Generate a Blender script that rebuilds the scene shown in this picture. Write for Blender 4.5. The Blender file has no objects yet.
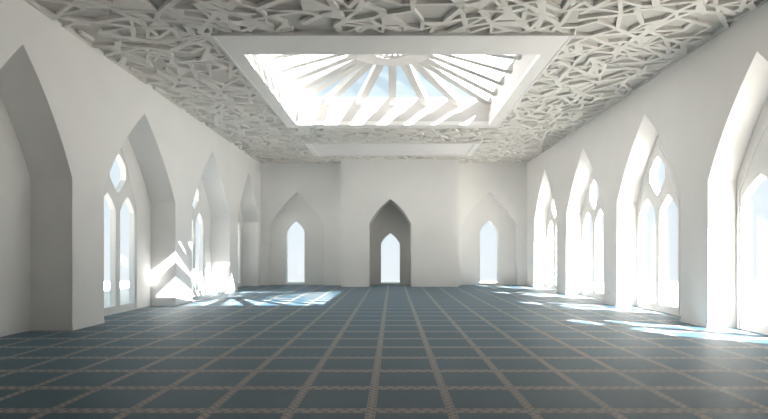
import bpy, bmesh, math, random
from mathutils import Vector
from mathutils.geometry import tessellate_polygon, delaunay_2d_cdt

random.seed(11)
S = bpy.context.scene
COL = S.collection

# ------------------------------------------------------------------ camera
EYE = 1.6
cam_d = bpy.data.cameras.new('camera')
cam = bpy.data.objects.new('camera', cam_d)
COL.objects.link(cam)
cam.location = (0, 0, EYE)
cam.rotation_euler = (math.radians(90), 0, 0)
cam_d.sensor_width = 36
cam_d.lens = 36 * 555 / 768
cam_d.shift_x = -8.5 / 768
cam_d.shift_y = 44.5 / 768
cam_d.clip_end = 500
S.camera = cam

# ------------------------------------------------------------------ sky, sun, exposure
SKY_STRENGTH = 0.95
SUN_ENERGY = 57.0
SUN_DIR = Vector((-0.79, 0.66, -1.0))
S.view_settings.view_transform = 'Standard'
S.view_settings.look = 'None'
S.view_settings.gamma = 1
S.view_settings.exposure = 0.22
S.view_settings.use_curve_mapping = False
S.cycles.max_bounces = 14
S.cycles.diffuse_bounces = 10
S.cycles.transparent_max_bounces = 16
S.cycles.sample_clamp_indirect = 8.0
S.cycles.use_denoising = True

world = bpy.data.worlds.new('sky')
S.world = world
world.use_nodes = True
nt = world.node_tree
nt.nodes.clear()
wo = nt.nodes.new('ShaderNodeOutputWorld')
wb = nt.nodes.new('ShaderNodeBackground')
wr = nt.nodes.new('ShaderNodeValToRGB')
wx = nt.nodes.new('ShaderNodeSeparateXYZ')
wt = nt.nodes.new('ShaderNodeTexCoord')
wm = nt.nodes.new('ShaderNodeMapRange')
wm.inputs['From Min'].default_value = -0.1
wm.inputs['From Max'].default_value = 1.0
e = wr.color_ramp.elements
e[0].position = 0.0;  e[0].color = (0.86, 0.88, 0.88, 1)
e[1].position = 1.0;  e[1].color = (0.50, 0.72, 0.84, 1)
for p, c in ((0.08, (0.84, 0.89, 0.93, 1)), (0.28, (0.72, 0.83, 0.90, 1)), (0.55, (0.60, 0.78, 0.86, 1))):
    q = e.new(p); q.color = c
nt.links.new(wt.outputs['Generated'], wx.inputs[0])
nt.links.new(wx.outputs['Z'], wm.inputs['Value'])
nt.links.new(wm.outputs[0], wr.inputs['Fac'])
nt.links.new(wr.outputs['Color'], wb.inputs['Color'])
wb.inputs['Strength'].default_value = SKY_STRENGTH
nt.links.new(wb.outputs[0], wo.inputs['Surface'])

sun_d = bpy.data.lights.new('sun', 'SUN')
sun_d.energy = SUN_ENERGY
sun_d.angle = math.radians(0.6)
sun_d.color = (1.0, 0.94, 0.875)
sun = bpy.data.objects.new('sun', sun_d)
COL.objects.link(sun)
sun.location = (20, -16, 22)
sun.rotation_euler = SUN_DIR.to_track_quat('-Z', 'Y').to_euler()

# ------------------------------------------------------------------ room dimensions (metres)
XL, XR = -6.69, 6.83            # inner faces of side walls
DEEP, OUT, OUT_R = 0.62, 0.92, 0.80          # recess depth, full wall thickness
Y0, YC, YB, YE = -9.0, 27.0, 28.2, 29.1
HC = 6.2                        # underside of the lattice
HS = 6.275                       # slab the lattice is fixed to

# ------------------------------------------------------------------ materials
def mat(name):
    m = bpy.data.materials.new(name); m.use_nodes = True
    n = m.node_tree; b = n.nodes['Principled BSDF']
    return m, n, b

def plaster(name, col, rough=0.85, var=0.03, bump=0.06):
    m, n, b = mat(name)
    tc = n.nodes.new('ShaderNodeTexCoord')
    no = n.nodes.new('ShaderNodeTexNoise'); no.inputs['Scale'].default_value = 1.3; no.inputs['Detail'].default_value = 6
    fine = n.nodes.new('ShaderNodeTexNoise'); fine.inputs['Scale'].default_value = 45; fine.inputs['Detail'].default_value = 4
    mx = n.nodes.new('ShaderNodeMix'); mx.data_type = 'RGBA'
    mx.inputs[6].default_value = (*[c * (1 - var) for c in col], 1)
    mx.inputs[7].default_value = (*[min(1, c * (1 + var)) for c in col], 1)
    bp = n.nodes.new('ShaderNodeBump'); bp.inputs['Strength'].default_value = bump; bp.inputs['Distance'].default_value = 0.01
    n.links.new(tc.outputs['Object'], no.inputs['Vector']); n.links.new(tc.outputs['Object'], fine.inputs['Vector'])
    n.links.new(no.outputs['Fac'], mx.inputs[0]); n.links.new(mx.outputs[2], b.inputs['Base Color'])
    n.links.new(fine.outputs['Fac'], bp.inputs['Height']); n.links.new(bp.outputs[0], b.inputs['Normal'])
    b.inputs['Roughness'].default_value = rough
    b.inputs['Specular IOR Level'].default_value = 0.25
    return m

M_WALL = plaster("wall_plaster", (0.92, 0.908, 0.895))
M_TRACE = plaster('window_stone', (0.87, 0.86, 0.845))
M_CEIL_SHADE = plaster('ceiling_plaster_shaded', (0.62, 0.605, 0.57))  # darker than the ribs: shade of the lattice recesses put into the slab colour
M_LAT = plaster('lattice_plaster', (0.78, 0.76, 0.72))
M_SKY = plaster('skylight_paint', (0.66, 0.64, 0.62), 0.6)
M_FRAME = plaster('skylight_frame_paint', (0.88, 0.865, 0.84), 0.6)
M_FRONT = plaster('front_wall_plaster', (0.30, 0.295, 0.29))
M_TRAY = plaster('tray_paint', (0.90, 0.885, 0.87))
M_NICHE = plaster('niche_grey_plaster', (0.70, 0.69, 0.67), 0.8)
M_GROUND = plaster('pale_terrace', (0.66, 0.645, 0.62), 0.9, 0.05)
M_PLASTIC = plaster('white_plastic', (0.86, 0.86, 0.85), 0.35, 0.0, 0.0)
M_DARK = plaster('dark_plastic', (0.08, 0.08, 0.08), 0.5, 0.0, 0.0)

def glass(name='clear_glass', tint=(0.965, 0.98, 0.985, 1)):
    m, n, b = mat(name)
    n.nodes.remove(b)
    out = n.nodes['Material Output']
    t = n.nodes.new('ShaderNodeBsdfTransparent'); t.inputs['Color'].default_value = tint
    g = n.nodes.new('ShaderNodeBsdfGlossy'); g.inputs['Roughness'].default_value = 0.02
    lw = n.nodes.new('ShaderNodeLayerWeight'); lw.inputs['Blend'].default_value = 0.5
    pw = n.nodes.new('ShaderNodeMath'); pw.operation = 'POWER'; pw.inputs[1].default_value = 5.0
    f = n.nodes.new('ShaderNodeMath'); f.operation = 'MULTIPLY_ADD'; f.inputs[1].default_value = 0.25; f.inputs[2].default_value = 0.015
    n.links.new(lw.outputs['Facing'], pw.inputs[0]); n.links.new(pw.outputs[0], f.inputs[0])
    mx = n.nodes.new('ShaderNodeMixShader')
    n.links.new(f.outputs[0], mx.inputs[0]); n.links.new(t.outputs[0], mx.inputs[1]); n.links.new(g.outputs[0], mx.inputs[2])
    n.links.new(mx.outputs[0], out.inputs['Surface'])
    return m
M_GLASS = glass()
M_GLASS_TOP = glass('tinted_skylight_glass', (0.90, 0.93, 0.95, 1))

def carpet_material():
    m, n, b = mat('prayer_carpet')
    L = n.links.new
    def math_(op, a, bb=None, c=None):
        q = n.nodes.new('ShaderNodeMath'); q.operation = op
        for i, v in enumerate((a, bb, c)):
            if v is None: continue
            if isinstance(v, (int, float)): q.inputs[i].default_value = v
            else: L(v, q.inputs[i])
        return q.outputs[0]
    def mixc(fac, a, bb):
        q = n.nodes.new('ShaderNodeMix'); q.data_type = 'RGBA'
        for i, v in ((0, fac), (6, a), (7, bb)):
            if isinstance(v, tuple): q.inputs[i].default_value = (*v, 1)
            elif isinstance(v, (int, float)): q.inputs[i].default_value = v
            else: L(v, q.inputs[i])
        return q.outputs[2]
    tc = n.nodes.new('ShaderNodeTexCoord'); sx = n.nodes.new('ShaderNodeSeparateXYZ')
    L(tc.outputs['Object'], sx.inputs[0])
    X, Y = sx.outputs['X'], sx.outputs['Y']
    PX, PY = 0.819, 0.965
    # distance (m) to the nearest column / row centre line
    def dist(v, off, p):
        u = math_('SUBTRACT', v, off)
        w = math_('WRAP', u, p / 2, -p / 2)
        return math_('ABSOLUTE', w), w
    dx, wx_ = dist(X, -0.22, PX)
    dy, wy_ = dist(Y, 5.67, PY)
    colb = math_('LESS_THAN', dx, 0.050)
    rowb = math_('LESS_THAN', dy, 0.085)
    band = math_('MAXIMUM', colb, rowb)
    # dark woven motif inside the bands
    def sine(v, k):
        return math_('SINE', math_('MULTIPLY', v, k))
    mot_c = math_('GREATER_THAN', math_('MULTIPLY', sine(Y, 2 * math.pi / 0.12), sine(wx_, 2 * math.pi / 0.1)), 0.25)
    mot_r = math_('GREATER_THAN', math_('MULTIPLY', sine(X, 2 * math.pi / 0.13), sine(wy_, 2 * math.pi / 0.17)), 0.2)
    edge_c = math_('MULTIPLY', math_('GREATER_THAN', dx, 0.034), math_('LESS_THAN', dx, 0.039))
    edge_r = math_('MULTIPLY', math_('GREATER_THAN', dy, 0.056), math_('LESS_THAN', dy, 0.064))
    mot_c = math_('MULTIPLY', math_('MAXIMUM', mot_c, edge_c), colb)
    mot_r = math_('MULTIPLY', math_('MAXIMUM', mot_r, edge_r), math_('MULTIPLY', rowb, math_('SUBTRACT', 1.0, colb)))
    motif = math_('MAXIMUM', mot_c, mot_r)
    no = n.nodes.new('ShaderNodeTexNoise'); no.inputs['Scale'].default_value = 2.2; no.inputs['Detail'].default_value = 7
    n2 = n.nodes.new('ShaderNodeTexNoise'); n2.inputs['Scale'].default_value = 70; n2.inputs['Detail'].default_value = 3
    mp = n.nodes.new('ShaderNodeMapping'); mp.inputs['Scale'].default_value = (0.5, 2.4, 1)
    L(tc.outputs['Object'], mp.inputs['Vector']); L(mp.outputs[0], no.inputs['Vector'])
    L(tc.outputs['Object'], n2.inputs['Vector'])
    teal = mixc(no.outputs['Fac'], CARPET_A, CARPET_B)
    teal = mixc(math_('MULTIPLY', n2.outputs['Fac'], 0.5), teal, tuple(c * 0.5 for c in CARPET_A))
    band_c = mixc(math_('MULTIPLY', n2.outputs['Fac'], 0.6), BAND_C, tuple(c * 0.6 for c in BAND_C))
    band_c = mixc(math_('MULTIPLY', motif, 0.62), band_c, (0.035, 0.045, 0.05))
    col = mixc(band, teal, band_c)
    L(col, b.inputs['Base Color'])
    b.inputs['Roughness'].default_value = 0.55
    b.inputs['Specular IOR Level'].default_value = 0.22
    b.inputs['Sheen Weight'].default_value = 0.32
    b.inputs['Sheen Roughness'].default_value = 0.22
    b.inputs['Sheen Tint'].default_value = (0.62, 0.86, 1.0, 1)
    bp = n.nodes.new('ShaderNodeBump'); bp.inputs['Strength'].default_value = 0.35; bp.inputs['Distance'].default_value = 0.008
    L(n2.outputs['Fac'], bp.inputs['Height']); L(bp.outputs[0], b.inputs['Normal'])
    return m
CARPET_A = (0.022, 0.060, 0.092)
CARPET_B = (0.046, 0.097, 0.136)
BAND_C = (0.33, 0.30, 0.27)
M_CARPET = carpet_material()

# ------------------------------------------------------------------ helpers
def link(name, bm, m, parent=None, **props):
    bmesh.ops.recalc_face_normals(bm, faces=bm.faces)
    me = bpy.data.meshes.new(name); bm.to_mesh(me); bm.free()
    me.materials.append(m)
    o = bpy.data.objects.new(name, me); COL.objects.link(o)
    if parent: o.parent = parent
    for k, v in props.items(): o[k] = v
    return o

def empty(name, loc=(0, 0, 0), **props):
    o = bpy.data.objects.new(name, None); COL.objects.link(o); o.location = loc
    o.empty_display_size = 0.2
    for k, v in props.items(): o[k] = v
    return o

def prism(bm, loops, place, t0, t1):
    """extrude a 2-D outline (loops[0]) with holes (loops[1:]) from t0 to t1"""
    flat = [p for l in loops for p in l]
    a = [bm.verts.new(place(u, v, t0)) for u, v in flat]
    b = [bm.verts.new(place(u, v, t1)) for u, v in flat]
    for t in tessellate_polygon([[Vector((u, v, 0)) for u, v in l] for l in loops]):
        try:
            bm.faces.new([a[i] for i in t]); bm.faces.new([b[i] for i in reversed(t)])
        except ValueError: pass
    k = 0
    for l in loops:
        n = len(l)
        for i in range(n):
            j = (i + 1) % n
            bm.faces.new((a[k + i], a[k + j], b[k + j], b[k + i]))
        k += n

def box(bm, x0, x1, y0, y1, z0, z1):
    vs = [bm.verts.new(p) for p in ((x0,y0,z0),(x1,y0,z0),(x1,y1,z0),(x0,y1,z0),(x0,y0,z1),(x1,y0,z1),(x1,y1,z1),(x0,y1,z1))]
    for f in ((0,3,2,1),(4,5,6,7),(0,1,5,4),(1,2,6,5),(2,3,7,6),(3,0,4,7)):
        bm.faces.new([vs[i] for i in f])

def arc(p, q, turn, n=12):
    """points from p to q on a circular arc turning by `turn` radians (positive = left), without the end point"""
    (x0, y0), (x1, y1) = p, q
    c = math.hypot(x1 - x0, y1 - y0)
    th = math.atan2(y1 - y0, x1 - x0)
    R = c / (2 * math.sin(turn / 2))
    pts = []
    for i in range(n):
        s = i / n
        a0 = th - turn / 2
        pts.append((x0 + R * (math.sin(a0 + turn * s) - math.sin(a0)), y0 - R * (math.cos(a0 + turn * s) - math.cos(a0))))
    return pts

def arch(c, h, spring, apex, z0=0.0, turn=math.radians(20), n=12):
    """pointed arch outline, from its left foot over the apex to its right foot"""
    return ([(c - h, z0)] + arc((c - h, spring), (c, apex), -turn, n) + arc((c, apex), (c + h, spring), -turn, n)
            + [(c + h, spring), (c + h, z0)])

def oculus(c, h, z0, z1):
    m = (z0 + z1) / 2 + 0.03
    k = 0.17
    return (arc((c - h, m - k), (c - h, m + k), -0.15, 3) + arc((c - h, m + k), (c, z1), -0.3, 6)
            + arc((c, z1), (c + h, m + k), -0.3, 6) + arc((c + h, m + k), (c + h, m - k), -0.15, 3)
            + arc((c + h, m - k), (c, z0), -0.25, 6) + arc((c, z0), (c - h, m - k), -0.25, 6))

XZ = lambda u, v, t: (u, t, v)      # u = x, v = z, t = y
YZ = lambda u, v, t: (t, u, v)      # u = y, v = z, t = x
XY = lambda u, v, t: (u, v, t)

# ------------------------------------------------------------------ setting
SPR, APX = 3.18, 5.40
left_bays = [(10.05, 1.55), (14.99, 2.12), (20.65, 2.15), (25.85, 1.85)]
right_bays = [(10.40, 1.62), (15.02, 1.88), (19.88, 1.93), (24.92, 1.83)]

def wall_outline(bays):
    pts = [(Y0, 0)]
    for c, h in bays: pts += arch(c, h, SPR, APX)
    return pts + [(YB, 0), (YB, HS), (Y0, HS)]

bm = bmesh.new()
prism(bm, [wall_outline(left_bays)], YZ, XL, XL - OUT)
prism(bm, [arch(10.05, 1.55, SPR, APX)], YZ, XL - 0.88, XL - OUT)     # the nearest left recess is blind
link('wall_left', bm, M_WALL, kind='structure')
bm = bmesh.new()
prism(bm, [wall_outline(right_bays)], YZ, XR, XR + OUT_R)
link('wall_right', bm, M_WALL, kind='structure')
bm = bmesh.new()
box(bm, XL - OUT, XR + OUT_R, Y0 - 0.4, Y0, 0, HS)
link('wall_front', bm, M_FRONT, kind='structure')

# far wall: two set-back fields with wide pointed niches and a projecting middle block
BX0, BX1 = -2.50, 3.22
bm = bmesh.new()
xl, xr = XL - OUT, XR + OUT_R
prism(bm, [[(xl, 0)] + arch(-4.88, 1.42, 3.05, 4.75) + [(BX0, 0), (BX0, HS), (xl, HS)]], XZ, YB, YE)
prism(bm, [[(BX1, 0)] + arch(4.93, 1.42, 3.05, 4.75) + [(xr, 0), (xr, HS), (BX1, HS)]], XZ, YB, YE)
prism(bm, [[(BX0, 0)] + arch(-0.11, 1.02, 3.05, 4.28, turn=math.radians(34)) + [(BX1, 0), (BX1, HS), (BX0, HS)]], XZ, YC, YE)
link('wall_back', bm, M_WALL, kind='structure')

# roof slab with the skylight opening
SX, SY0, SY1 = 3.39, 12.66, 19.55          # skylight opening
TX, TY0, TY1 = 3.66, 23.10, 26.0           # shallow ceiling tray
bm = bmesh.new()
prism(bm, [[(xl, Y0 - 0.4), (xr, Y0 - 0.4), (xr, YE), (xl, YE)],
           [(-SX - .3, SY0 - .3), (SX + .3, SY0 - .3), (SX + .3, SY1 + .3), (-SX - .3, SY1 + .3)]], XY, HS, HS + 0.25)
link('ceiling', bm, M_CEIL_SHADE, kind='structure')
bm = bmesh.new()
box(bm, xl, xr, Y0 - 0.4, YE, -0.3, -0.012)
link('floor', bm, M_GROUND, kind='structure')

# ground outside
bm = bmesh.new()
prism(bm, [[(-45, -16), (45, -16), (45, 33.5), (-45, 33.5)], [(xl, Y0 - .4), (xr, Y0 - .4), (xr, YE), (xl, YE)]], XY, -0.4, -0.04)
link('ground', bm, M_GROUND, kind='structure')

# ------------------------------------------------------------------ windows
def pane(parent, loop, place, t):
    bm = bmesh.new()
    prism(bm, [loop], place, t - 0.006, t + 0.006)
    link('pane', bm, M_GLASS, parent)

def tall_window(n, c, h, wc, x_in, x_out, lw=0.43):
    """stone panel closing a bay, pierced by two lancets under a pointed oculus"""
    g = 0.12
    loops = [arch(wc - g - lw, lw, 2.78, 3.22, 0.2, n=6), arch(wc + g + lw, lw, 2.78, 3.22, 0.2, n=6), oculus(wc, 0.44, 3.24, 4.36)]
    bm = bmesh.new()
    prism(bm, [arch(c, h, SPR, APX)] + loops, YZ, x_in, x_out)
    w = link('window_%d' % n, bm, M_TRACE, kind='structure')
    for l in loops: pane(w, l, YZ, (x_in + 2 * x_out) / 3)
    # raised rib around the lights
    bm = bmesh.new()
    s = 1 if x_in > 0 else -1
    H = 2 * lw + g + 0.10
    prism(bm, [arch(wc, H, 2.9, 4.75, 0.0, n=10), arch(wc, H - 0.05, 2.9, 4.69, 0.005, n=10)], YZ, x_in - s * 0.025, x_in)
    link('moulding', bm, M_TRACE, w)

n = 1
for i, (c, h) in enumerate(left_bays[1:]):
    tall_window(n, c, h, c + 0.07 + (0.15 if i else 0), XL - DEEP - 0.14, XL - OUT); n += 1
for i, (c, h) in enumerate(right_bays):
    lw = 0.50 if i else 0.62
    wc = c + h - 0.17 - 2 * lw - 0.12
    tall_window(n, c, h, wc, XR + DEEP, XR + OUT_R, lw); n += 1

def niche_window(n, c, h, spr, apx, wc, wh, wspr, wapx, y_in, m):
    lp = arch(wc, wh, wspr, wapx, 0.09, n=8, turn=math.radians(34))
    bm = bmesh.new()
    prism(bm, [arch(c, h, spr, apx, turn=math.radians(34 if h < 1.2 else 20)), lp], XZ, y_in, YE)
    w = link('window_%d' % n, bm, m, kind='structure')
    pane(w, lp, XZ, YE - 0.08)
niche_window(n, -4.88, 1.42, 3.05, 4.75, -5.02, 0.475, 2.75, 3.33, 28.66, M_TRACE); n += 1
niche_window(n, 4.93, 1.42, 3.05, 4.75, 4.99, 0.475, 2.75, 3.33, 28.66, M_TRACE); n += 1
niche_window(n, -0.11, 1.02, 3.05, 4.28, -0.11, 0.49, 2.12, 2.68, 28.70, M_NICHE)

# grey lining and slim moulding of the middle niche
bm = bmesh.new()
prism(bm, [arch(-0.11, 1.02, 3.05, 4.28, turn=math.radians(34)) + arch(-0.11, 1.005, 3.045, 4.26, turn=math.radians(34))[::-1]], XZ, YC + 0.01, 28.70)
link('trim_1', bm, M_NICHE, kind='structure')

# ------------------------------------------------------------------ skirting
def skirting(name, runs, axis, face, s):
    bm = bmesh.new()
    for a, b in runs:
        if axis == 'y': box(bm, *sorted((face, face + s * 0.014)), a, b, 0, 0.09)
        else: box(bm, a, b, *sorted((face, face + s * 0.014)), 0, 0.09)
    link(name, bm, M_WALL, kind='structure')
def gaps(bays, a, b):
    out = []
    for c, h in bays:
        out.append((a, c - h)); a = c + h
    return out + [(a, b)]
skirting('baseboard_left', gaps(left_bays, Y0, YB), 'y', XL, 1)
skirting('baseboard_right', gaps(right_bays, Y0, YB), 'y', XR, -1)

# ------------------------------------------------------------------ carpet
bm = bmesh.new()
pts = [(XL, Y0)]
pts = [(XL, Y0), (XR, Y0)]
for c, h in right_bays:
    pts += [(XR, c - h), (XR + DEEP, c - h), (XR + DEEP, c + h), (XR, c + h)]
pts += [(XR, YB)]
pts += [(4.93 + 1.42, YB), (4.93 + 1.42, 28.66), (4.93 - 1.42, 28.66), (4.93 - 1.42, YB)]
pts += [(BX1, YB), (BX1, YC), (-0.11 + 1.02, YC), (-0.11 + 1.02, 28.70), (-0.11 - 1.02, 28.70), (-0.11 - 1.02, YC), (BX0, YC), (BX0, YB)]
pts += [(-4.88 + 1.42, YB), (-4.88 + 1.42, 28.66), (-4.88 - 1.42, 28.66), (-4.88 - 1.42, YB), (XL, YB)]
for k, (c, h) in reversed(list(enumerate(left_bays))):
    d = 0.88 if k == 0 else DEEP + 0.14
    pts += [(XL, c + h), (XL - d, c + h), (XL - d, c - h), (XL, c - h)]
prism(bm, [pts], XY, -0.012, 0.0)
link('prayer_carpet', bm, M_CARPET, label='teal fitted carpet with patterned taupe bands making rows of rectangular prayer spaces',
     category='carpet')

# ------------------------------------------------------------------ ceiling lattice
def lattice():
    FX, FY0, FY1 = 3.76, 11.55, 20.0
    holes = [(-FX, FX, FY0, FY1), (-TX, TX, TY0, TY1)]
    x0, x1, y0, y1 = XL + 0.02, XR - 0.02, 3.0, YB - 0.02
    def cut_out(x, y, m=0.0):
        if x > BX0 - m and x < BX1 + m and y > YC - m: return True
        return any(a + m * 0 < x < b and c < y < d for a, b, c, d in holes)
    P = []
    step = 0.37
    gy = y0
    while gy < y1:
        gx = x0
        while gx < x1:
            x = gx + random.uniform(-.02, 1.0) * step; y = gy + random.uniform(-.02, 1.0) * step
            if random.random() < 0.80 and x0 < x < x1 and y0 < y < y1 and not cut_out(x, y): P.append((x, y))
            gx += step
        gy += step
    def rim(a, b, c, d):
        t = a
        while t < b:
            P.append((t, c)); P.append((t, d)); t += random.uniform(.3, .7)
        t = c
        while t < d:
            P.append((a, t)); P.append((b, t)); t += random.uniform(.3, .7)
    rim(x0, x1, y0, y1)
    for hld in holes: rim(*hld)
    for t in range(12): P.append((BX0 + (BX1 - BX0) * t / 11, YC))
    out = delaunay_2d_cdt([Vector(p) for p in P], [], [], 0, 0.001)
    V, E, F = out[0], out[1], out[2]
    bm = bmesh.new()
    def bad(m):
        return cut_out(m.x, m.y)
    def strip(a, b, w, z):
        d = (b - a).normalized(); nn = Vector((-d.y, d.x)) * w / 2
        a = a - d * w * .35; b = b + d * w * .35
        w2 = random.uniform(0.7, 1.25)
        q = [a - nn, a + nn, b + nn * w2, b - nn * w2]
        prism(bm, [[(min(max(p.x, x0 - .03), x1 + .03), min(p.y, y1)) for p in q]], XY, z, HS + 0.01)
    for i, j in E:
        a, b = Vector(V[i][:2]), Vector(V[j][:2])
        L = (b - a).length
        if L < 0.07 or L > 1.5 or bad((a + b) / 2) or bad(a.lerp(b, .25)) or bad(a.lerp(b, .75)): continue
        if random.random() < 0.40: continue
        strip(a, b, random.uniform(.06, .125), HC + random.uniform(-.004, .005))
    for _ in range(420):                             # long bars running across several meshes
        a = Vector((random.uniform(x0, x1), random.uniform(y0, y1)))
        t = random.uniform(0, math.pi)
        b = a + Vector((math.cos(t), math.sin(t))) * random.uniform(.7, 1.7)
        if not (x0 < b.x < x1 and y0 < b.y < y1) or any(bad(a.lerp(b, q / 10)) for q in range(-1, 12)): continue
        strip(a, b, random.uniform(.07, .11), HC + random.uniform(-.005, .004))
    for f in F:                                      # some meshes of the net are filled in
        if random.random() > 0.10: continue
        t = [Vector(V[k][:2]) for k in f]
        c = sum(t, Vector((0, 0))) / 3
        if bad(c) or any((t[k] - t[k - 1]).length > 1.1 or bad((t[k] + t[k - 1]) / 2) for k in range(3)): continue
        prism(bm, [[(p.x, p.y) for p in t]], XY, HC + random.uniform(.012, .02), HS + 0.01)
    return link('ceiling_lattice', bm, M_LAT,
                label='pale plaster lattice of randomly crossing angular ribs covering the ceiling', category='ceiling lattice')
lattice()

# shallow recessed tray beyond the skylight
bm = bmesh.new()
o_ = [(-TX, TY0), (TX, TY0), (TX, TY1), (-TX, TY1)]
i_ = [(-TX + .22, TY0 + .1), (TX - .22, TY0 + .1), (TX - .22, TY1 - .1), (-TX + .22, TY1 - .1)]
prism(bm, [o_, i_], XY, HC - 0.02, HS)
prism(bm, [i_], XY, HS - 0.03, HS - 0.002)
link('ceiling_tray', bm, M_TRAY, label='shallow white rectangular ceiling tray set in the lattice beyond the skylight', category='ceiling panel')

# ------------------------------------------------------------------ skylight
CX, CY = 0.0, (SY0 + SY1) / 2
ZR = 7.06
sk = empty('skylight', (CX, CY, HS), label='large square skylight with white beams radiating from a pierced round hub', category='skylight')
def sk_link(name, bm, m, parent=None, **p):
    """meshes are laid out in room coordinates, then moved to the parent's origin"""
    bmesh.ops.translate(bm, verts=bm.verts, vec=(-CX, -CY, -HS))
    return link(name, bm, m, parent or sk, **p)
def rect(dx, dy0=None, dy1=None):
    dy0 = dx if dy0 is None else dy0; dy1 = dx if dy1 is None else dy1
    return [(-SX - dx, SY0 - dy0), (SX + dx, SY0 - dy0), (SX + dx, SY1 + dy1), (-SX - dx, SY1 + dy1)]
bm = bmesh.new()
prism(bm, [rect(.37, 1.11, .45), rect(0)], XY, HC - 0.05, HS)
prism(bm, [rect(.385, 1.125, .465), rect(.33, 1.07, .41)], XY, HC - 0.065, HC - 0.0)
sk_link('frame', bm, M_FRAME)
bm = bmesh.new()
prism(bm, [rect(.30), rect(0)], XY, HS, 6.58)
prism(bm, [rect(.30), rect(.07)], XY, 6.58, ZR)
prism(bm, [rect(.34), rect(.04)], XY, ZR, ZR + 0.06)
sk_link('shaft', bm, M_SKY)
# beams and panes
N = 24
R_HUB, Z_HUB = 1.22, 7.50
rim_pts = []
a, b = SX + .07, (SY1 - SY0) / 2 + .07
for k in range(N):
    s, side = k % 6, k // 6
    t = -1 + s / 3
    p = [(t, -1), (1, t), (-t, 1), (-1, -t)][side]
    rim_pts.append(Vector((CX + p[0] * a, CY + p[1] * b, 6.86)))
ctr = Vector((CX, CY, Z_HUB))
hub_pts = []
for p in rim_pts:
    d = (p - ctr); d.z = 0; d.normalize()
    hub_pts.append(ctr + d * R_HUB * 0.93 + Vector((0, 0, -0.01)))
for p, h in zip(rim_pts, hub_pts):
    bm = bmesh.new()
    d = (h - p); d2 = Vector((d.x, d.y, 0)).normalized(); nn = Vector((-d2.y, d2.x, 0))
    rows = []
    for s in (0.0, 0.5, 0.85, 1.0):
        w = (0.12 + 0.0 * s) if s < .8 else 0.13
        c = p.lerp(h, s)
        dep = 0.30 - 0.12 * s
        lo, hi = c, c + Vector((0, 0, dep))
        rows.append([bm.verts.new(v) for v in (lo - nn * w, lo + nn * w, hi + nn * w, hi - nn * w)])
    for r, q in zip(rows, rows[1:]):
        for i in range(4): bm.faces.new((r[i], r[(i + 1) % 4], q[(i + 1) % 4], q[i]))
    bm.faces.new(rows[0]); bm.faces.new(rows[-1][::-1])
    sk_link('beam', bm, M_SKY)
for k in range(N):
    p, q = rim_pts[k], rim_pts[(k + 1) % N]; h, g = hub_pts[k], hub_pts[(k + 1) % N]
    bm = bmesh.new()
    up0, up1 = Vector((0, 0, 0.31)), Vector((0, 0, 0.19))
    lo = [p + up0, q + up0, g + up1, h + up1]
    A = [bm.verts.new(v) for v in lo]; B = [bm.verts.new(v + Vector((0, 0, .012))) for v in lo]
    bm.faces.new(A); bm.faces.new(B[::-1])
    for i in range(4): bm.faces.new((A[i], A[(i + 1) % 4], B[(i + 1) % 4], B[i]))
    sk_link('pane', bm, M_GLASS_TOP)
def circ(r, n=48, cx=CX, cy=CY):
    return [(cx + r * math.cos(2 * math.pi * i / n), cy + r * math.sin(2 * math.pi * i / n)) for i in range(n)]
bm = bmesh.new()
prism(bm, [circ(R_HUB), circ(0.58)], XY, Z_HUB - 0.03, Z_HUB + 0.14)
hub = sk_link('hub', bm, M_SKY)
bm = bmesh.new()
holes = []
for rr, cnt, hr in ((0.48, 18, .055), (0.33, 12, .055), (0.18, 6, .055), (0, 1, .06)):
    for i in range(cnt):
        t = 2 * math.pi * i / cnt
        holes.append(circ(hr, 8, CX + rr * math.cos(t), CY + rr * math.sin(t)))
prism(bm, [circ(0.58)] + holes, XY, Z_HUB + 0.04, Z_HUB + 0.06)
sk_link('pierced_disc', bm, M_SKY, hub)
bm = bmesh.new()
prism(bm, [circ(0.98)], XY, Z_HUB + 0.205, Z_HUB + 0.215)
sk_link('hub_glass', bm, M_GLASS_TOP, hub)

# ------------------------------------------------------------------ wall fittings
def fitting(name, x, y, z, s, label, category, kind):
    root = empty(name, (x, y, z), label=label, category=category)
    bm = bmesh.new()
    box(bm, *sorted((0, s * 0.011)), -0.043, 0.043, -0.043, 0.043)
    bmesh.ops.bevel(bm, geom=bm.edges[:], offset=0.004, segments=2, affect='EDGES')
    link('plate', bm, M_PLASTIC, root)
    bm = bmesh.new()
    c = lambda r: [(r * math.cos(2 * math.pi * i / 24), r * math.sin(2 * math.pi * i / 24)) for i in range(24)]
    if kind == 'socket':
        prism(bm, [c(0.030), c(0.026)], YZ, s * 0.010, s * 0.016)
        link('rim', bm, M_PLASTIC, root)
        for q in (-0.009, 0.009):
            bm = bmesh.new()
            prism(bm, [[(q + u * .2, v * .2) for u, v in c(0.014)]], YZ, s * 0.0105, s * 0.0125)
            link('socket_hole', bm, M_DARK, root)
    else:
        box(bm, *sorted((s * 0.010, s * 0.017)), -0.022, 0.022, -0.03, 0.03)
        link('rocker', bm, M_PLASTIC, root)
fitting('wall_socket', XL, 12.15, 0.47, 1, 'white wall socket low on the left pier beside the first tall window', 'socket', 'socket')
fitting('wall_switch', XR, 17.5, 0.38, -1, 'small white switch plate low on the right wall between the second and third tall windows', 'switch', 'switch')
